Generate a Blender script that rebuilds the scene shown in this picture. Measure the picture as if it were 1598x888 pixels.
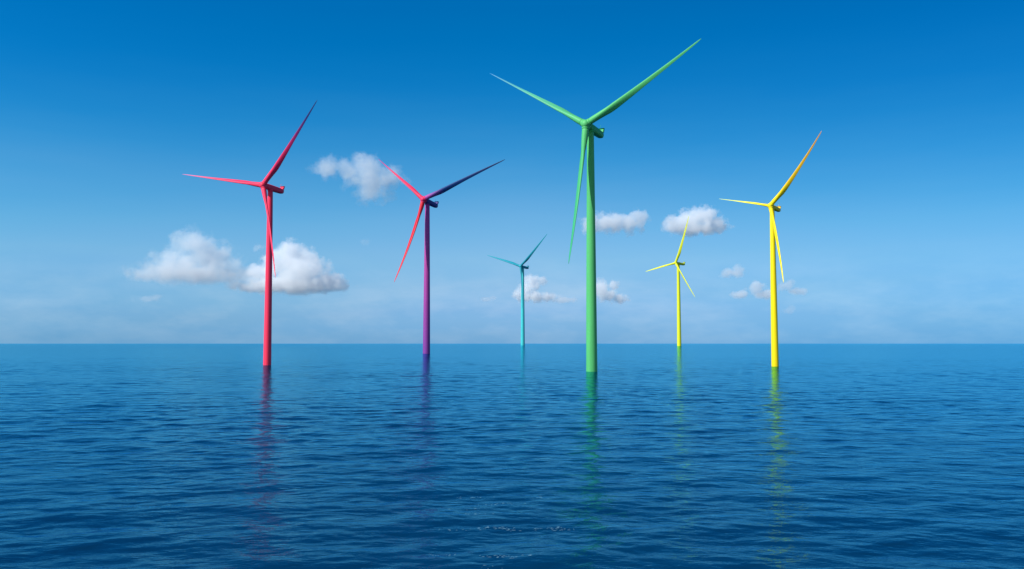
import bpy, bmesh, math, random
import numpy as np
from mathutils import Vector, Matrix, noise

for o in list(bpy.data.objects):
    bpy.data.objects.remove(o, do_unlink=True)
sc = bpy.context.scene
COL = sc.collection
R = math.radians

# ------------------------------------------------------------------ camera
CAM_H = 10.0
FPX = 1400.0                       # focal length in photo pixels (photo 1598 wide)
PITCH = math.atan(92.0 / FPX)      # horizon sits at y = 536 of 888
cam = bpy.data.cameras.new('camera')
cam.sensor_width = 36.0
cam.lens = 36.0 * FPX / 1598.0
cam.clip_start = 0.5
cam.clip_end = 200000
camo = bpy.data.objects.new('camera', cam)
COL.objects.link(camo)
camo.location = (0, 0, CAM_H)
camo.rotation_euler = (math.pi / 2 + PITCH, 0, 0)
sc.camera = camo

# ------------------------------------------------------------------ world
SUN_EL, SUN_ROT = 40.0, 236.0      # clockwise from +Y: behind the camera, to the left
world = bpy.data.worlds.new("World")
sc.world = world
world.use_nodes = True
nt = world.node_tree
bg = nt.nodes['Background']
bg.inputs[1].default_value = 0.1
sky = nt.nodes.new('ShaderNodeTexSky')
sky.sky_type = 'NISHITA'
sky.sun_disc = False
sky.sun_elevation = R(SUN_EL)
sky.sun_rotation = R(SUN_ROT)
sky.air_density = 1.0
sky.dust_density = 0.5
sky.ozone_density = 2.0
# a deep-blue grading of the sky by elevation (very clean saturated air)
GRADE = [(0.08, (0.3673, 0.8674, 1.9162)),
         (0.86, (0.3672, 0.7875, 1.6913)),
         (1.88, (0.4153, 0.7688, 1.4920)),
         (3.52, (0.5149, 0.8374, 1.3365)),
         (5.55, (0.5793, 0.9275, 1.2912)),
         (7.57, (0.4774, 0.9422, 1.2733)),
         (9.57, (0.3239, 0.9013, 1.2563)),
         (11.55, (0.1802, 0.8416, 1.2521)),
         (13.50, (0.0847, 0.7787, 1.2394)),
         (15.41, (0.0328, 0.7260, 1.2355)),
         (17.30, (0.0111, 0.6983, 1.2263)),
         (19.14, (0.0000, 0.6788, 1.2145)),
         (20.95, (0.0000, 0.6653, 1.2113)),
         (30.00, (0.0000, 0.7882, 1.4088)),
         (45.00, (0.0000, 0.8896, 1.5893)),
         (90.00, (0.0000, 0.6157, 1.2547))]
tc = nt.nodes.new('ShaderNodeTexCoord')
sep = nt.nodes.new('ShaderNodeSeparateXYZ')
nt.links.new(tc.outputs['Generated'], sep.inputs[0])
mx = nt.nodes.new('ShaderNodeMath'); mx.operation = 'MAXIMUM'; mx.inputs[1].default_value = 0.0
nt.links.new(sep.outputs['Z'], mx.inputs[0])
pw = nt.nodes.new('ShaderNodeMath'); pw.operation = 'POWER'; pw.inputs[1].default_value = 0.5
nt.links.new(mx.outputs[0], pw.inputs[0])
# thin uneven veil of moisture low in the sky shifts the grading a little
nz = nt.nodes.new('ShaderNodeTexNoise'); nz.inputs['Scale'].default_value = 2.6
nz.inputs['Detail'].default_value = 5; nz.inputs['Roughness'].default_value = 0.5
mp = nt.nodes.new('ShaderNodeMapping'); mp.inputs['Scale'].default_value = (1, 1, 7)
nt.links.new(tc.outputs['Generated'], mp.inputs[0]); nt.links.new(mp.outputs[0], nz.inputs['Vector'])
n1 = nt.nodes.new('ShaderNodeMath'); n1.operation = 'SUBTRACT'; n1.inputs[1].default_value = 0.5
nt.links.new(nz.outputs['Fac'], n1.inputs[0])
n2 = nt.nodes.new('ShaderNodeMath'); n2.operation = 'MULTIPLY_ADD'; n2.inputs[1].default_value = 0.07
nt.links.new(n1.outputs[0], n2.inputs[0]); nt.links.new(pw.outputs[0], n2.inputs[2])
ramp = nt.nodes.new('ShaderNodeValToRGB')
cr = ramp.color_ramp
cr.interpolation = 'LINEAR'
while len(cr.elements) > 1:
    cr.elements.remove(cr.elements[-1])
for i, (el, c) in enumerate(GRADE):
    p = math.sqrt(math.sin(R(el)))
    e = cr.elements[0] if i == 0 else cr.elements.new(min(p, 1.0))
    e.position = min(p, 1.0)
    e.color = (c[0] / 2, c[1] / 2, c[2] / 2, 1)
nt.links.new(n2.outputs[0], ramp.inputs[0])
m1 = nt.nodes.new('ShaderNodeVectorMath'); m1.operation = 'MULTIPLY'
nt.links.new(sky.outputs[0], m1.inputs[0]); nt.links.new(ramp.outputs[0], m1.inputs[1])
m2 = nt.nodes.new('ShaderNodeVectorMath'); m2.operation = 'SCALE'; m2.inputs['Scale'].default_value = 2.0
nt.links.new(m1.outputs[0], m2.inputs[0])
# the right side of this sky is a little deeper, the left a little more cyan
az = nt.nodes.new('ShaderNodeMapRange')
az.inputs['From Min'].default_value = -0.5; az.inputs['From Max'].default_value = 0.5
nt.links.new(sep.outputs['X'], az.inputs[0])
azr = nt.nodes.new('ShaderNodeValToRGB')
azr.color_ramp.elements[0].position = 0.0; azr.color_ramp.elements[0].color = (0.44, 0.525, 0.54, 1)
azr.color_ramp.elements[1].position = 1.0; azr.color_ramp.elements[1].color = (0.31, 0.41, 0.44, 1)
e = azr.color_ramp.elements.new(0.5); e.color = (0.5, 0.5, 0.5, 1)
nt.links.new(az.outputs[0], azr.inputs[0])
m3 = nt.nodes.new('ShaderNodeVectorMath'); m3.operation = 'MULTIPLY'
nt.links.new(m2.outputs[0], m3.inputs[0]); nt.links.new(azr.outputs[0], m3.inputs[1])
m4 = nt.nodes.new('ShaderNodeVectorMath'); m4.operation = 'SCALE'; m4.inputs['Scale'].default_value = 2.0
nt.links.new(m3.outputs[0], m4.inputs[0])
# towards the sun, behind the camera, the sky keeps its natural paler colour
bk = nt.nodes.new('ShaderNodeMapRange')
bk.inputs['From Min'].default_value = 0.15; bk.inputs['From Max'].default_value = -0.45
nt.links.new(sep.outputs['Y'], bk.inputs[0])
# faint veil of far cloud low over the horizon
vn = nt.nodes.new('ShaderNodeTexNoise'); vn.inputs['Scale'].default_value = 9.0
vn.inputs['Detail'].default_value = 7; vn.inputs['Roughness'].default_value = 0.6
vmp = nt.nodes.new('ShaderNodeMapping'); vmp.inputs['Scale'].default_value = (1, 1, 3)
nt.links.new(tc.outputs['Generated'], vmp.inputs[0]); nt.links.new(vmp.outputs[0], vn.inputs['Vector'])
vr = nt.nodes.new('ShaderNodeMapRange'); vr.inputs['From Min'].default_value = 0.42; vr.inputs['From Max'].default_value = 0.75
nt.links.new(vn.outputs['Fac'], vr.inputs[0])
ve = nt.nodes.new('ShaderNodeMapRange'); ve.interpolation_type = 'SMOOTHSTEP'
ve.inputs['From Min'].default_value = 0.115; ve.inputs['From Max'].default_value = 0.03
nt.links.new(sep.outputs['Z'], ve.inputs[0])
vx = nt.nodes.new('ShaderNodeMath'); vx.operation = 'MULTIPLY'
nt.links.new(vr.outputs[0], vx.inputs[0]); nt.links.new(ve.outputs[0], vx.inputs[1])
vb = nt.nodes.new('ShaderNodeVectorMath'); vb.operation = 'MULTIPLY'
vb.inputs[1].default_value = (0.60, 0.20, 0.07)
nt.links.new(vx.outputs[0], vb.inputs[0])
vc = nt.nodes.new('ShaderNodeVectorMath'); vc.operation = 'ADD'; vc.inputs[1].default_value = (1.0, 1.0, 1.0)
nt.links.new(vb.outputs[0], vc.inputs[0])
m5 = nt.nodes.new('ShaderNodeVectorMath'); m5.operation = 'MULTIPLY'
nt.links.new(m4.outputs[0], m5.inputs[0]); nt.links.new(vc.outputs[0], m5.inputs[1])
mb = nt.nodes.new('ShaderNodeMix'); mb.data_type = 'RGBA'
nt.links.new(bk.outputs[0], mb.inputs['Factor'])
nt.links.new(m5.outputs[0], mb.inputs['A']); nt.links.new(sky.outputs[0], mb.inputs['B'])
nt.links.new(mb.outputs['Result'], bg.inputs[0])

# ------------------------------------------------------------------ sun
sl = bpy.data.lights.new('sun', 'SUN')
sl.energy = 5.0
sl.angle = R(0.5)
sl.color = (1.0, 0.975, 0.94)
so = bpy.data.objects.new('sun', sl)
COL.objects.link(so)
a_ = R(SUN_ROT)
sun_dir = Vector((math.sin(a_) * math.cos(R(SUN_EL)), math.cos(a_) * math.cos(R(SUN_EL)), math.sin(R(SUN_EL))))
so.rotation_euler = sun_dir.to_track_quat('Z', 'Y').to_euler()
so.location = (0, 0, 300)

vs = sc.view_settings
vs.view_transform = 'Standard'
vs.look = 'None'
vs.exposure = 0.0
vs.gamma = 1.0
vs.use_curve_mapping = False
sc.render.engine = 'CYCLES'
sc.cycles.volume_bounces = 12
sc.cycles.max_bounces = 14
sc.cycles.volume_max_steps = 512
sc.cycles.volume_step_rate = 0.3
sc.cycles.use_denoising = True


# ------------------------------------------------------------------ helpers
def srgb(r, g, b):
    f = lambda v: (v / 255) / 12.92 if v <= 10 else ((v / 255 + 0.055) / 1.055) ** 2.4
    return (f(r), f(g), f(b), 1)


def at(px, py, dist):
    """point in the world seen at photo pixel (px,py), dist metres out along +Y"""
    u, v = (px - 799) / FPX, (444 - py) / FPX
    c, s = math.cos(PITCH), math.sin(PITCH)
    d = Vector((u, c - v * s, s + v * c))
    return Vector((0, 0, CAM_H)) + d * (dist / d.y)


def tag(o, label=None, cat=None, group=None, kind=None):
    if label: o['label'] = label
    if cat: o['category'] = cat
    if group: o['group'] = group
    if kind: o['kind'] = kind
    return o


def link_mesh(name, verts, faces, mat, smooth=True):
    me = bpy.data.meshes.new(name)
    me.from_pydata([tuple(v) for v in verts], [], faces)
    me.validate()
    if smooth:
        me.polygons.foreach_set('use_smooth', [True] * len(me.polygons))
    me.materials.append(mat)
    o = bpy.data.objects.new(name, me)
    COL.objects.link(o)
    return o


def loft(rings, cap0=True, cap1=True):
    V, F = [], []
    n = len(rings[0])
    for r in rings:
        V += [tuple(p) for p in r]
    for i in range(len(rings) - 1):
        for j in range(n):
            k = (j + 1) % n
            F.append((i * n + j, i * n + k, (i + 1) * n + k, (i + 1) * n + j))
    if cap0: F.append(tuple(range(n - 1, -1, -1)))
    if cap1: F.append(tuple(range((len(rings) - 1) * n, len(rings) * n)))
    return V, F


def paint(name, stops, axis=2, lo=0.0, hi=1.0, rough=0.5, grime=True):
    """glossy turbine paint; stops = [(pos, srgb)] along an object-space axis from lo to hi"""
    m = bpy.data.materials.new(name)
    m.use_nodes = True
    t = m.node_tree
    b = t.nodes['Principled BSDF']
    b.inputs['Roughness'].default_value = rough
    b.inputs['Specular IOR Level'].default_value = 0.25
    tcn = t.nodes.new('ShaderNodeTexCoord')
    if len(stops) > 1:
        sp = t.nodes.new('ShaderNodeSeparateXYZ')
        t.links.new(tcn.outputs['Object'], sp.inputs[0])
        mr = t.nodes.new('ShaderNodeMapRange')
        mr.inputs['From Min'].default_value = lo
        mr.inputs['From Max'].default_value = hi
        t.links.new(sp.outputs[axis], mr.inputs[0])
        rp = t.nodes.new('ShaderNodeValToRGB')
        for i, (p, c) in enumerate(stops):
            e = rp.color_ramp.elements[i] if i < 2 else rp.color_ramp.elements.new(p)
            e.position = p
            e.color = srgb(*c)
        # element order can be resorted when positions move, so set again by sorted position
        els = sorted(rp.color_ramp.elements, key=lambda q: q.position)
        for e, (p, c) in zip(els, sorted(stops)):
            e.position = p; e.color = srgb(*c)
        t.links.new(mr.outputs[0], rp.inputs[0])
        base = rp.outputs[0]
    else:
        rgb = t.nodes.new('ShaderNodeRGB')
        rgb.outputs[0].default_value = srgb(*stops[0][1])
        base = rgb.outputs[0]
    # weathering: soft streaks and faint patchiness
    nzn = t.nodes.new('ShaderNodeTexNoise')
    nzn.inputs['Scale'].default_value = 0.9
    nzn.inputs['Detail'].default_value = 6
    mpn = t.nodes.new('ShaderNodeMapping')
    mpn.inputs['Scale'].default_value = (1, 1, 0.08)
    t.links.new(tcn.outputs['Object'], mpn.inputs[0]); t.links.new(mpn.outputs[0], nzn.inputs['Vector'])
    mrn = t.nodes.new('ShaderNodeMapRange')
    mrn.inputs['From Min'].default_value = 0.3; mrn.inputs['From Max'].default_value = 0.7
    mrn.inputs['To Min'].default_value = 0.90; mrn.inputs['To Max'].default_value = 1.04
    t.links.new(nzn.outputs['Fac'], mrn.inputs[0])
    ml = t.nodes.new('ShaderNodeVectorMath'); ml.operation = 'SCALE'
    t.links.new(base, ml.inputs[0]); t.links.new(mrn.outputs[0], ml.inputs['Scale'])
    t.links.new(ml.outputs[0], b.inputs['Base Color'])
    return m


# ------------------------------------------------------------------ the sea
WIND = R(8)
rs = np.random.RandomState(7)
NW = 110
lam = np.exp(rs.uniform(np.log(0.9), np.log(12.0), NW))
kdir = math.pi / 2 + WIND + rs.normal(0, R(34), NW)
kmag = 2 * np.pi / lam
slope = 0.062 * np.sqrt(2.0 / NW) * (lam / 5.0) ** -0.12 * rs.uniform(0.6, 1.4, NW)
amp = slope / kmag
pha = rs.uniform(0, 2 * np.pi, NW)


def sea_height(x, y, dr):
    """sum of directional wind waves; waves shorter than the local grid fade out"""
    h = np.zeros_like(x)
    # long patches of rougher and calmer water
    g = 0.82 + 0.30 * np.sin(x / 31.0 + 0.7 * np.sin(y / 23.0)) * np.sin(y / 27.0 + 1.1 + 0.8 * np.sin(x / 41.0))
    for i in range(NW):
        fade = np.clip((lam[i] / np.maximum(dr, 1e-3) - 2.6) / 2.4, 0, 1)
        ph = kmag[i] * (np.cos(kdir[i]) * x + np.sin(kdir[i]) * y) + pha[i]
        h += fade * amp[i] * (np.sin(ph) + 0.12 * np.sin(2 * ph + 1.2))
    return h * g


def radii():
    r, out = 6.0, [6.0]
    while r < 90000:
        if r < 42: dr = 0.25
        elif r < 700: dr = min(r * r / 27000.0 + 0.02, 0.0030 * r)
        elif r < 1200: dr = 0.006 * r
        else: dr = 0.022 * r
        r += dr
        out.append(r)
    return np.array(out)


def build_sea():
    rad = radii()
    fine = np.linspace(-R(37), R(37), 560)
    coarse = np.linspace(R(37), 2 * math.pi - R(37), 92)[1:-1]
    th = np.concatenate([fine, coarse])
    n, m = len(rad), len(th)
    RR, TT = np.meshgrid(rad, th, indexing='ij')
    X, Y = RR * np.sin(TT), RR * np.cos(TT)
    dr = np.gradient(rad)[:, None] * np.ones((1, m))
    dth = np.concatenate([np.full(560, fine[1] - fine[0]), np.full(m - 560, coarse[1] - coarse[0])])
    loc = np.maximum(dr, RR * dth[None, :])
    Z = sea_height(X, Y, loc)
    co = np.stack([X, Y, Z], -1).reshape(-1, 3)
    co = np.concatenate([co, [[0, 0, 0]]])
    i, j = np.meshgrid(np.arange(n - 1), np.arange(m), indexing='ij')
    k = (j + 1) % m
    q = np.stack([i * m + j, (i + 1) * m + j, (i + 1) * m + k, i * m + k], -1).reshape(-1, 4)
    q = q[:, ::-1]
    cidx = n * m
    jj = np.arange(m)
    tri = np.stack([np.full(m, cidx), (jj + 1) % m, jj], -1)
    me = bpy.data.meshes.new('sea')
    nl = q.size + tri.size
    me.vertices.add(len(co)); me.loops.add(nl); me.polygons.add(len(q) + len(tri))
    me.vertices.foreach_set('co', co.ravel().astype(np.float32))
    me.loops.foreach_set('vertex_index', np.concatenate([q.ravel(), tri.ravel()]).astype(np.int32))
    ls = np.concatenate([np.arange(len(q)) * 4, q.size + np.arange(len(tri)) * 3])
    me.polygons.foreach_set('loop_start', ls.astype(np.int32))
    me.update(calc_edges=True)
    me.polygons.foreach_set('use_smooth', np.ones(len(me.polygons), dtype=bool))
    # make sure the surface faces up
    if me.polygons[len(me.polygons) // 2].normal.z < 0:
        me.flip_normals()
    o = bpy.data.objects.new('sea', me)
    COL.objects.link(o)
    return tag(o, 'deep blue open sea with small wind ripples', kind='structure')


def sea_material():
    m = bpy.data.materials.new('sea_water')
    m.use_nodes = True
    t = m.node_tree
    t.nodes.clear()
    L = t.links.new
    out = t.nodes.new('ShaderNodeOutputMaterial')
    geo = t.nodes.new('ShaderNodeNewGeometry')

    def noise_n(scale, sx, sy, detail, rough, rot=0.0, dist=0.0):
        mpn = t.nodes.new('ShaderNodeMapping')
        mpn.inputs['Scale'].default_value = (sx, sy, 1)
        mpn.inputs['Rotation'].default_value = (0, 0, rot)
        L(geo.outputs['Position'], mpn.inputs[0])
        nn = t.nodes.new('ShaderNodeTexNoise')
        nn.inputs['Scale'].default_value = scale
        nn.inputs['Detail'].default_value = detail
        nn.inputs['Roughness'].default_value = rough
        nn.inputs['Distortion'].default_value = dist
        L(mpn.outputs[0], nn.inputs['Vector'])
        return nn.outputs['Fac']

    def bump(h, dist, strength, prev=None):
        b = t.nodes.new('ShaderNodeBump')
        b.inputs['Strength'].default_value = strength
        b.inputs['Distance'].default_value = dist
        L(h, b.inputs['Height'])
        if prev: L(prev, b.inputs['Normal'])
        return b.outputs[0]

    swell = noise_n(0.16, 0.8, 1.0, 3, 0.5, 0.1)
    chop = noise_n(0.75, 0.6, 1.0, 4, 0.55, -0.12, 0.3)
    rip = noise_n(3.2, 0.5, 1.0, 3, 0.6, 0.5, 0.2)
    n = bump(swell, SW_D, 1.0)
    n = bump(chop, CH_D, 1.0, n)
    n = bump(rip, RI_D, 1.0, n)
    # body of the water: light scattered back from the depths
    body = t.nodes.new('ShaderNodeBsdfDiffuse')
    big = noise_n(0.02, 0.5, 1.0, 3, 0.5)
    mixc = t.nodes.new('ShaderNodeMix'); mixc.data_type = 'RGBA'
    mixc.inputs['A'].default_value = BODY_A
    mixc.inputs['B'].default_value = BODY_B
    L(big, mixc.inputs['Factor'])
    L(mixc.outputs['Result'], body.inputs['Color'])
    L(n, body.inputs['Normal'])
    gl = t.nodes.new('ShaderNodeBsdfGlossy')
    gl.inputs['Color'].default_value = GL_COL
    gl.inputs['Roughness'].default_value = 0.06
    L(n, gl.inputs['Normal'])
    fr = t.nodes.new('ShaderNodeFresnel')
    fr.inputs['IOR'].default_value = 1.33
    L(n, fr.inputs['Normal'])
    fm = t.nodes.new('ShaderNodeMath'); fm.operation = 'MULTIPLY'; fm.inputs[1].default_value = FR_K
    fm.use_clamp = True
    fp = t.nodes.new('ShaderNodeMath'); fp.operation = 'POWER'; fp.inputs[1].default_value = 1.3
    L(fr.outputs[0], fp.inputs[0])
    L(fp.outputs[0], fm.inputs[0])
    ms = t.nodes.new('ShaderNodeMixShader')
    L(fm.outputs[0], ms.inputs[0]); L(body.outputs[0], ms.inputs[1]); L(gl.outputs[0], ms.inputs[2])
    L(ms.outputs[0], out.inputs['Surface'])
    return m


SW_D, CH_D, RI_D = 0.34, 0.10, 0.020
BODY_A = (0.0012, 0.010, 0.032, 1)
BODY_B = (0.0003, 0.044, 0.108, 1)
GL_COL = (0.27, 0.80, 1.0, 1)
FR_K = 1.0
sea = build_sea()
sea.data.materials.append(sea_material())


# ------------------------------------------------------------------ clouds
CLOUD_D = 7000.0


def cloud_material(name, blobs, dens, amp_n, nscale, sharp, flat, colour, seed, aniso=0.0):
    m = bpy.data.materials.new(name)
    m.use_nodes = True
    t = m.node_tree
    t.nodes.clear()
    L = t.links.new
    out = t.nodes.new('ShaderNodeOutputMaterial')
    tcn = t.nodes.new('ShaderNodeTexCoord')
    P = tcn.outputs['Object']

    def vm(op, a, b=None):
        nd = t.nodes.new('ShaderNodeVectorMath'); nd.operation = op
        L(a, nd.inputs[0])
        if b is not None:
            if isinstance(b, tuple): nd.inputs[1].default_value = b
            else: L(b, nd.inputs[1])
        return nd

    def mt(op, a, b, c=None):
        nd = t.nodes.new('ShaderNodeMath'); nd.operation = op
        for k, v in enumerate((a, b, c)):
            if v is None: continue
            if isinstance(v, (int, float)): nd.inputs[k].default_value = v
            else: L(v, nd.inputs[k])
        return nd.outputs[0]

    off = vm('ADD', P, (seed * 13.7, seed * 7.1, seed * 3.3)).outputs[0]
    nz1 = t.nodes.new('ShaderNodeTexNoise')
    nz1.inputs['Scale'].default_value = nscale
    nz1.inputs['Detail'].default_value = 6
    nz1.inputs['Roughness'].default_value = 0.58
    L(off, nz1.inputs['Vector'])
    fld = None
    for (c, r) in blobs:
        d = vm('SUBTRACT', P, tuple(c))
        s = vm('MULTIPLY', d.outputs[0], (1 / r[0], 1 / r[1], 1 / r[2]))
        ln = vm('LENGTH', s.outputs[0])
        f = mt('SUBTRACT', 1.0, ln.outputs['Value'])
        fld = f if fld is None else mt('SMOOTH_MAX', fld, f, 0.12)
    # billows: a broad lumpiness and a finer cauliflower crust
    nz2 = t.nodes.new('ShaderNodeTexNoise')
    nz2.inputs['Scale'].default_value = nscale * 3.1
    nz2.inputs['Detail'].default_value = 5
    nz2.inputs['Roughness'].default_value = 0.6
    L(off, nz2.inputs['Vector'])
    q = mt('SUBTRACT', nz2.outputs['Fac'], 0.5)
    q = mt('ABSOLUTE', q, None)
    q = mt('SUBTRACT', 0.10, q)
    nn = mt('SUBTRACT', nz1.outputs['Fac'], 0.5)
    nn = mt('MULTIPLY_ADD', q, 0.55, nn)
    nn = mt('MULTIPLY', nn, 1.9)
    fld = mt('MULTIPLY_ADD', nn, amp_n, fld)
    # flat base
    sp = t.nodes.new('ShaderNodeSeparateXYZ'); L(P, sp.inputs[0])
    base = mt('MULTIPLY_ADD', nn, 40.0, sp.outputs['Z'])
    base = mt('SUBTRACT', base, flat[0])
    base = mt('DIVIDE', base, flat[1])
    fld = mt('MINIMUM', fld, base)
    d = mt('MULTIPLY', fld, sharp)
    nd = t.nodes.new('ShaderNodeClamp'); L(d, nd.inputs[0])
    dd = mt('MULTIPLY', nd.outputs[0], dens)
    vsn = t.nodes.new('ShaderNodeVolumeScatter')
    vsn.inputs['Color'].default_value = colour
    vsn.inputs['Anisotropy'].default_value = aniso
    L(dd, vsn.inputs['Density'])
    L(vsn.outputs[0], out.inputs['Volume'])
    m.cycles.volume_step_rate = 1.0
    return m


def make_cloud(blobs_px, dens, label, amp_n=1.0, nscale=0.012, sharp=5.0, base_y=None, base_soft=8,
               colour=(.935, .983, 1, 1), dist=CLOUD_D, infl=1.0, aniso=0.0):
    """blobs_px: (px, py, half-width px, half-height px[, depth half px])"""
    make_cloud.n += 1
    S = dist / FPX
    cx = sum(b[0] for b in blobs_px) / len(blobs_px)
    by = base_y if base_y else max(b[1] + b[3] for b in blobs_px)
    org = at(cx, by, dist)
    blobs = []
    rnd = random.Random(make_cloud.n)
    for b in blobs_px:
        p = at(b[0], b[1], dist) - org
        dep = b[4] if len(b) > 4 else (b[2] + b[3]) / 2
        p.y += rnd.uniform(-0.3, 0.3) * dep * S
        blobs.append((p, (b[2] * S, dep * S, b[3] * S)))
    mat = cloud_material('cloud_vapour', blobs, dens, amp_n, nscale, sharp, (0.0, base_soft * S),
                         colour, make_cloud.n, aniso)
    # closed, lumpy hull round the vapour
    bm = bmesh.new()
    grow = 1.0 + 0.36 * amp_n * infl
    for p, r in blobs:
        ret = bmesh.ops.create_icosphere(bm, subdivisions=3, radius=1.0)
        for v in ret['verts']:
            v.co = Vector((v.co.x * r[0] * grow + p.x, v.co.y * r[1] * grow + p.y,
                           max(v.co.z * r[2] * grow + p.z, -22.0 - 0.001 * abs(v.co.x))))
    me = bpy.data.meshes.new('tmp'); bm.to_mesh(me); bm.free()
    o = bpy.data.objects.new('tmp', me); COL.objects.link(o)
    md = o.modifiers.new('r', 'REMESH'); md.mode = 'VOXEL'
    md.voxel_size = max(min(r[2] for _, r in blobs) * 0.22, 8.0)
    dg = bpy.context.evaluated_depsgraph_get()
    me2 = bpy.data.meshes.new_from_object(o.evaluated_get(dg))
    bpy.data.objects.remove(o, do_unlink=True)
    me2.name = 'cloud'
    me2.materials.clear(); me2.materials.append(mat)
    o = bpy.data.objects.new('cloud', me2); COL.objects.link(o)
    o.location = org
    return tag(o, label, 'cloud', 'clouds low over the sea')


make_cloud.n = 0
make_cloud([(303, 382, 32, 24), (322, 402, 38, 32), (275, 412, 42, 24), (243, 424, 36, 15), (345, 418, 36, 22),
            (300, 426, 84, 17), (222, 428, 24, 12), (366, 431, 34, 13), (384, 437, 18, 7)], 0.0066,
           'large soft hazy cumulus, leftmost in the sky, peaked with a blue shaded flat base', amp_n=1.35, nscale=0.010, sharp=1.9, base_y=446, base_soft=34, colour=(.88, .965, 1, 1))
make_cloud([(452, 395, 25, 20), (478, 404, 20, 19), (436, 410, 26, 22), (468, 424, 44, 22), (408, 426, 24, 15),
            (505, 440, 32, 15), (402, 447, 42, 9), (455, 444, 74, 14), (522, 448, 26, 8)], 0.0125,
           'bright white heaped cumulus directly behind the red turbine tower', amp_n=1.35, nscale=0.012, sharp=2.6, base_y=464, base_soft=36)
make_cloud([(570, 262, 28, 21), (580, 284, 38, 28), (543, 265, 26, 15), (510, 262, 24, 17), (612, 280, 22, 18), (582, 302, 25, 12)], 0.0064,
           'wispy ragged cloud high beside the tip of the purple turbine blade', amp_n=1.5, nscale=0.008, sharp=1.8, base_soft=30, base_y=326)
make_cloud([(925, 350, 20, 15), (950, 349, 28, 16), (978, 349, 27, 15), (995, 341, 16, 13)], 0.0115,
           'flat white puff of cloud behind the green turbine tower', amp_n=1.35, nscale=0.013, sharp=2.8, base_y=376, base_soft=26)
make_cloud([(1055, 350, 21, 15), (1080, 344, 25, 17), (1098, 339, 22, 18), (1115, 350, 20, 13), (1086, 355, 44, 11)], 0.015,
           'white dome-shaped cloud behind the upper blade of the small lime turbine', amp_n=1.3, nscale=0.013, sharp=3.2, base_y=372, base_soft=22)
make_cloud([(830, 440, 14, 13), (846, 438, 7, 8), (822, 452, 15, 12), (812, 461, 13, 9), (832, 463, 25, 8)], 0.018,
           'small white cloud tuft behind the tiny teal turbine tower', amp_n=1.4, nscale=0.016, sharp=3.0, base_y=476, base_soft=16)
make_cloud([(862, 463, 16, 7), (875, 468, 22, 5)], 0.009,
           'low pale streak of cloud between the teal and green towers', amp_n=1.2, nscale=0.014, sharp=2.4, base_y=475, base_soft=12)
make_cloud([(938, 452, 13, 15), (958, 444, 7, 10), (948, 462, 15, 10), (965, 466, 14, 7)], 0.020,
           'ragged little cloud close to the right side of the green tower', amp_n=1.6, nscale=0.018, sharp=2.6, base_y=481, base_soft=18)
make_cloud([(1143, 426, 19, 8), (1152, 421, 13, 8)], 0.011,
           'faint small cloud highest of the group left of the yellow tower', amp_n=1.2, nscale=0.014, sharp=2.2, base_y=437, base_soft=14)
make_cloud([(1180, 450, 15, 11), (1157, 459, 17, 6), (1192, 459, 18, 8)], 0.014,
           'small grey-bottomed cloud just left of the yellow turbine tower', amp_n=1.3, nscale=0.014, sharp=2.4, base_y=469, base_soft=16)
make_cloud([(1228, 446, 14, 10), (1243, 454, 16, 7)], 0.010,
           'faint small cloud just right of the yellow turbine tower', amp_n=1.3, nscale=0.014, sharp=2.2, base_y=465, base_soft=14)

make_cloud([(758, 467, 14, 5), (768, 465, 8, 4)], 0.006,
           'tiny faint cloud low between the purple and teal towers', amp_n=1.2, nscale=0.016, sharp=2.0, base_y=474, base_soft=10)
make_cloud([(405, 386, 7, 6), (399, 389, 5, 4)], 0.007,
           'tiny torn scrap of cloud at the left edge of the red tower', amp_n=1.7, nscale=0.022, sharp=2.0, base_y=397, base_soft=12)
make_cloud([(1230, 485, 10, 6), (1238, 481, 7, 5)], 0.005,
           'tiny faint cloud lowest on the right beside the yellow tower', amp_n=1.3, nscale=0.018, sharp=2.0, base_y=493, base_soft=10)
make_cloud([(228, 466, 20, 6), (245, 463, 12, 5)], 0.0035,
           'faint flat scrap of cloud low under the large hazy left cloud', amp_n=1.3, nscale=0.014, sharp=2.0, base_y=474, base_soft=10)
make_cloud([(570, 378, 7, 6)], 0.004,
           'tiny faint puff alone left of the purple turbine tower', amp_n=1.6, nscale=0.020, sharp=2.0, base_y=387, base_soft=10)


# ------------------------------------------------------------------ wind turbines
def section(chord, thick, circ, tw, n=20):
    """airfoil section in (x = chord direction, y = thickness); circ 1 = round root"""
    pts = []
    for i in range(n):
        a = 2 * math.pi * i / n
        u = (1 - math.cos(a)) / 2              # 0 leading edge .. 1 trailing edge
        s = 1 if a < math.pi else -1
        yt = 5 * thick * (0.2969 * math.sqrt(max(u, 0)) - 0.126 * u - 0.3516 * u * u + 0.2843 * u ** 3 - 0.1015 * u ** 4)
        ax, ay = (0.30 - u) * chord, s * yt * chord * (1.0 if s > 0 else 0.8)
        cx, cy = math.cos(a) * chord / 2, math.sin(a) * chord / 2
        x, y = ax * (1 - circ) + cx * circ, ay * (1 - circ) + cy * circ
        pts.append((x * math.cos(tw) - y * math.sin(tw), x * math.sin(tw) + y * math.cos(tw)))
    return pts


def lerp(tab, x):
    for (a, va), (b, vb) in zip(tab, tab[1:]):
        if x <= b:
            t = (x - a) / (b - a)
            t = t * t * (3 - 2 * t) if False else t
            return va + (vb - va) * t
    return tab[-1][1]


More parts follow.
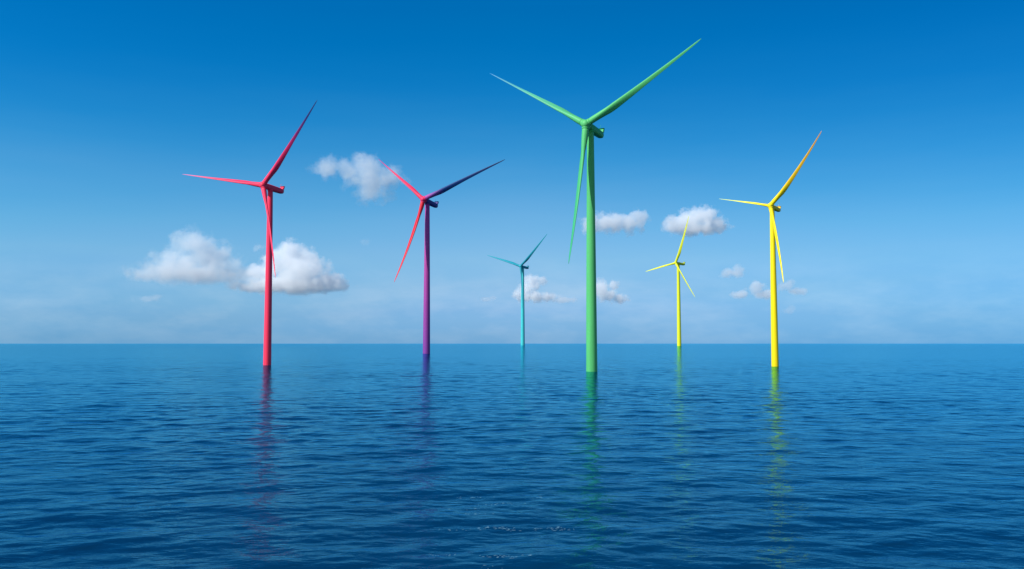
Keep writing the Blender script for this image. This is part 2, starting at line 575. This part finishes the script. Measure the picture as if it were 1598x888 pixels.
CH = [(0, .048), (.04, .048), (.10, .050), (.17, .055), (.23, .056), (.35, .049), (.5, .039), (.7, .028), (.85, .019), (.95, .012), (.985, .008), (1, .003)]
TH = [(0, 1.0), (.05, .95), (.12, .7), (.2, .52), (.3, .42), (.5, .36), (1, .30)]
CI = [(0, 1.0), (.04, 1.0), (.18, 0.0), (1, 0.0)]
TW = [(0, 22), (.1, 20), (.25, 12), (.5, 5), (.8, 1), (1, -1)]


def blade_mesh(L, cone, root, pitch, mat, slim=0.12):
    rings = []
    N = 46
    for i in range(N + 1):
        t = i / N
        r = root + (L - root) * t
        ch = lerp(CH, t) * L * (1 - slim * min(1, t * 1.4))
        tw = R(lerp(TW, t) * 1.6 + pitch)
        bend = math.sin(cone) * L * (r / L) ** 1.6
        z = r * math.cos(cone)
        rings.append([(x, y + bend, z) for x, y in section(ch, lerp(TH, t) * .9, lerp(CI, t), tw)])
    V, F = loft(rings)
    return link_mesh('blade', V, F, mat)


def lathe(profile, n=40, axis='z'):
    rings = []
    for r, z in profile:
        ring = [(r * math.cos(2 * math.pi * k / n), r * math.sin(2 * math.pi * k / n), z) for k in range(n)]
        rings.append(ring)
    V, F = loft(rings)
    if axis == 'y':
        V = [(x, z, -y) for x, y, z in V]
    return V, F


def turbine(base, yaw, tilt, ph, RR, cone, H, ov, cs, ss, d0, d1, paints, label, pitches=(14, 14, 14)):
    s = RR / 50.4
    root = bpy.data.objects.new('wind_turbine', None)
    root.empty_display_size = 5
    COL.objects.link(root)
    root.location = (base[0], base[1], 0)
    tag(root, label, 'wind turbine', 'coloured wind turbines standing in the sea')

    def child(o, mat4=None, par=root):
        o.parent = par
        o.matrix_parent_inverse = Matrix.Identity(4)
        if mat4 is not None: o.matrix_basis = mat4
        return o

    a = Vector((-math.sin(yaw) * math.cos(tilt), -math.cos(yaw) * math.cos(tilt), math.sin(tilt)))
    side = Vector((math.cos(yaw), -math.sin(yaw), 0))
    up = side.cross(a)
    if up.z < 0: up = -up
    hub = Vector((0, 0, H)) + a * ov
    # tower: slightly tapered steel tube with section flanges, and a yaw ring on top
    ytop = H - 1.35 * s - 0.02 * ov
    prof = [(d0 / 2, -6.0 * s)]
    for k in range(0, 41):
        t = k / 40
        prof.append((d0 / 2 + (d1 - d0) / 2 * t ** 1.15, ytop * t))
    V, F = lathe(prof, 48)
    child(link_mesh('tower', V, F, paints['tower']))
    V, F = lathe([(d1 * .54, ytop - .15 * s), (d1 * .56, ytop - .1 * s), (d1 * .56, ytop + .35 * s), (d1 * .5, ytop + .5 * s)], 40)
    child(link_mesh('yaw_ring', V, F, paints['nacelle']))
    # frame for nacelle / hub: local y = a (towards the wind), x = side, z = up
    M = Matrix((( side.x, a.x, up.x, hub.x), (side.y, a.y, up.y, hub.y), (side.z, a.z, up.z, hub.z), (0, 0, 0, 1)))
    # nacelle: rounded long body tapering to the back
    rings = []
    for yy, w, hh, zc in [(-1.75, .95, .95, 0), (-1.8, 1.25, 1.25, 0), (-2.4, 1.32, 1.38, 0), (-5.0, 1.36, 1.45, -.02), (-9.0, 1.33, 1.42, -.02),
                          (-12.2, 1.24, 1.30, .02), (-13.2, 1.10, 1.12, .06), (-13.6, .8, .8, .08), (-13.7, .3, .3, .08)]:
        ring = []
        for k in range(32):
            t = 2 * math.pi * k / 32
            c, sn = math.cos(t), math.sin(t)
            e = 0.72
            ring.append((abs(c) ** e * math.copysign(1, c) * w * s, yy * s, (abs(sn) ** e * math.copysign(1, sn) * hh + zc) * s))
        rings.append(ring)
    V, F = loft(rings)
    nac = child(link_mesh('nacelle', V, F, paints['nacelle']), M)
    # cooler fin standing up at the very back, and a small wind vane mast
    bm = bmesh.new()
    def slab(x0, x1, y0, y1, z0, z1, lean=0.0):
        vv = [bm.verts.new((x * s, (y + (lean if z == z1 else 0)) * s, z * s)) for x in (x0, x1) for y in (y0, y1) for z in (z0, z1)]
        for f in ((0, 1, 3, 2), (4, 6, 7, 5), (0, 4, 5, 1), (2, 3, 7, 6), (0, 2, 6, 4), (1, 5, 7, 3)):
            bm.faces.new([vv[i] for i in f])
    slab(-1.15, 1.15, -13.3, -12.5, 1.0, 2.5, -.35)
    slab(-1.25, 1.25, -13.45, -12.35, 2.5, 2.66, -.35)
    bmesh.ops.recalc_face_normals(bm, faces=bm.faces)
    bmesh.ops.bevel(bm, geom=bm.edges[:], offset=0.06 * s, segments=2, affect='EDGES')
    me = bpy.data.meshes.new('cooler_fin'); bm.to_mesh(me); bm.free(); me.materials.append(paints['nacelle'])
    o = bpy.data.objects.new('cooler_fin', me); COL.objects.link(o); child(o, Matrix.Identity(4), nac)
    V, F = lathe([(.05 * s, 1.3 * s), (.05 * s, 3.3 * s), (.02 * s, 3.4 * s)], 8)
    V = [(x + .5 * s, y - 11.4 * s, z) for x, y, z in V]
    child(link_mesh('wind_vane', V, F, paints['nacelle']), Matrix.Identity(4), nac)
    # hub / spinner, blunt nose facing the wind
    V, F = lathe([(1.28, -1.78), (1.42, -1.5), (1.62, -.8), (1.68, 0), (1.6, .7), (1.35, 1.25), (.95, 1.6), (.45, 1.78), (.08, 1.82)], 36, 'z')
    V = [(x * s, z * s, -y * s) for x, y, z in V]
    child(link_mesh('hub', V, [f[::-1] for f in F], paints['hub']), M)
    for k in range(3):
        t = ph + k * 2 * math.pi / 3
        d = math.cos(t) * up + math.sin(t) * side
        tang = a.cross(d)            # chord direction lies in the rotor plane
        L = RR * ss[k]
        cn = cone + cs[k]
        mat = paints['blades'][k](L) if callable(paints['blades'][k]) else paints['blades'][k]
        o = blade_mesh(L, cn, 1.35 * s, pitches[k], mat, (.12, .12, .42)[k] if RR < 100 else -.12)
        MB = Matrix(((tang.x, a.x, d.x, hub.x), (tang.y, a.y, d.y, hub.y), (tang.z, a.z, d.z, hub.z), (0, 0, 0, 1)))
        child(o, MB)
        o['blade_order'] = k
        # root collar
        r0 = .050 * L / 2 * 1.07
        V, F = lathe([(r0 * .96, 1.0 * s), (r0, 1.1 * s), (r0, 1.75 * s), (r0 * .96, 1.8 * s)], 28)
        child(link_mesh('root_collar', V, F, paints['hub']), Matrix.Identity(4), o)
        del o['blade_order']
    return root


def flat(c, n='turbine_paint'):
    return paint(n, [(0, c)])


def grad(*stops):
    return lambda L: paint('blade_paint', list(stops), 2, 0.0, L)


RED, GREEN, YEL, LIME, TEAL = (255, 56, 90), (86, 184, 106), (252, 222, 12), (224, 226, 44), (66, 196, 198)
PUR, NAVY = (190, 66, 142), (24, 44, 120)
pr = flat(RED)
turbine((-112.6, 414.2), .509, .093, .692, 47.91, .053, 82.44, 4.73, (-.022, .028, .072), (.989, .991, 1.02), 3.6, 2.35,
        dict(tower=pr, nacelle=pr, hub=pr, blades=[grad((0, RED), (.42, (214, 30, 92)), (.62, (130, 24, 100)), (.8, (36, 40, 110)), (1, (10, 36, 90))), pr,
                                                  grad((0, RED), (.6, (236, 60, 96)), (1, (205, 110, 160)))]),
        'tall red wind turbine, leftmost, one raised blade fading to navy at its tip')
pn, ph_ = flat((60, 50, 130)), flat((232, 50, 96))
turbine((-83.6, 879.4), .500, .149, 1.177, 88.9, .031, 149.97, 7.16, (-.112, .181, -.123), (1.035, 1.005, .956), 7.1, 4.5,
        dict(tower=paint('turbine_paint', [(0, (128, 62, 150)), (.12, (140, 62, 150)), (.6, (178, 66, 146)), (1, (170, 60, 150))], 2, 0, 150), nacelle=pn, hub=ph_, blades=[grad((0, (200, 70, 150)), (.12, (130, 70, 150)), (.26, (14, 56, 118)), (1, (4, 36, 84))), flat((214, 22, 46)),
                                                  grad((0, (236, 52, 84)), (.6, (226, 60, 100)), (1, (150, 70, 140)))]),
        'purple wind turbine with two red blades and one navy blade', pitches=(14, -6, 14))
pt = flat(TEAL)
turbine((56.1, 4687), .705, .105, .819, 232.9, .044, 411.4, 17.4, (-.015, .067, -.028), (1.0, 1.013, 1.07), 21, 14,
        dict(tower=pt, nacelle=flat((24, 140, 160)), hub=flat((40, 160, 172)), blades=[flat((22, 140, 158))] * 3),
        'smallest wind turbine, turquoise teal, far out near the horizon')
pg = flat(GREEN)
turbine((28.36, 320.2), .524, .105, 7.360, 50.44, .047, 87.9, 3.82, (.028, .064, -.055), (.977, 1.034, .987), 4.0, 2.5,
        dict(tower=pg, nacelle=flat((60, 176, 92)), hub=pg, blades=[pg, grad((0, GREEN), (1, (40, 160, 110))), grad((0, GREEN), (.55, (84, 176, 140)), (1, (50, 130, 180)))]),
        'tallest wind turbine, green all over, nearest in the middle of the group')
pl = flat(LIME)
turbine((653.9, 3515.8), .978, .075, 6.675, 179.2, .028, 324.3, 14.3, (.032, -.065, -.035), (1.07, .987, .975), 16.5, 11,
        dict(tower=pl, nacelle=flat((200, 212, 42)), hub=pl, blades=[pl] * 3),
        'small lime-yellow wind turbine far out between the green and yellow ones')
py_ = flat(YEL)
turbine((114.3, 391.2), .708, .105, .757, 35.18, .074, 69.94, 1.97, (.156, .142, -.102), (1.101, 1.091, .74), 3.1, 2.0,
        dict(tower=py_, nacelle=flat((246, 206, 10)), hub=py_, blades=[grad((0, YEL), (.35, (244, 196, 20)), (1, (206, 140, 60))), py_,
                                                             grad((0, YEL), (.5, (240, 232, 60)), (1, (200, 226, 140)))]),
        'bright yellow wind turbine, rightmost, one raised blade turning orange')

# ------------------------------------------------------------------ flecks of foam on the crests
def foam():
    rnd = random.Random(5)
    V, F = [], []
    lines = [(735, 772, 12), (765, 783, 8), (795, 781, 6), (745, 799, 9), (715, 822, 10), (775, 819, 26), (800, 820, 14),
             (855, 819, 22), (875, 820, 12), (690, 860, 10), (785, 863, 18), (812, 864, 8), (760, 880, 5), (730, 790, 5), (850, 772, 6)]
    for px, py, n in lines:
        dist = CAM_H * FPX / (py - 536)
        cx, cy = (px - 799) / FPX * dist, dist
        for _ in range(n):
            x = cx + rnd.gauss(0, .55)
            y = cy + rnd.gauss(0, .16)
            r = rnd.uniform(.006, .018)
            ax = rnd.uniform(2.0, 7.0)
            k = 7
            b0 = len(V)
            dr = np.array([.12])
            for j in range(k):
                t = 2 * math.pi * j / k
                q = r * rnd.uniform(.7, 1.2)
                xx, yy = x + q * ax * math.cos(t), y + q * math.sin(t)
                zz = float(sea_height(np.array([xx]), np.array([yy]), dr)[0]) + .012
                V.append((xx, yy, zz))
            zz = float(sea_height(np.array([x]), np.array([y]), dr)[0]) + .02
            V.append((x, y, zz))
            for j in range(k):
                F.append((b0 + j, b0 + (j + 1) % k, b0 + k))
    m = bpy.data.materials.new('foam')
    m.use_nodes = True
    b = m.node_tree.nodes['Principled BSDF']
    b.inputs['Base Color'].default_value = (.20, .40, .50, 1)
    b.inputs['Roughness'].default_value = .6
    o = link_mesh('foam', V, F, m)
    tag(o, 'thin pale flecks of foam on the dark near water', 'foam', kind='stuff')


foam()
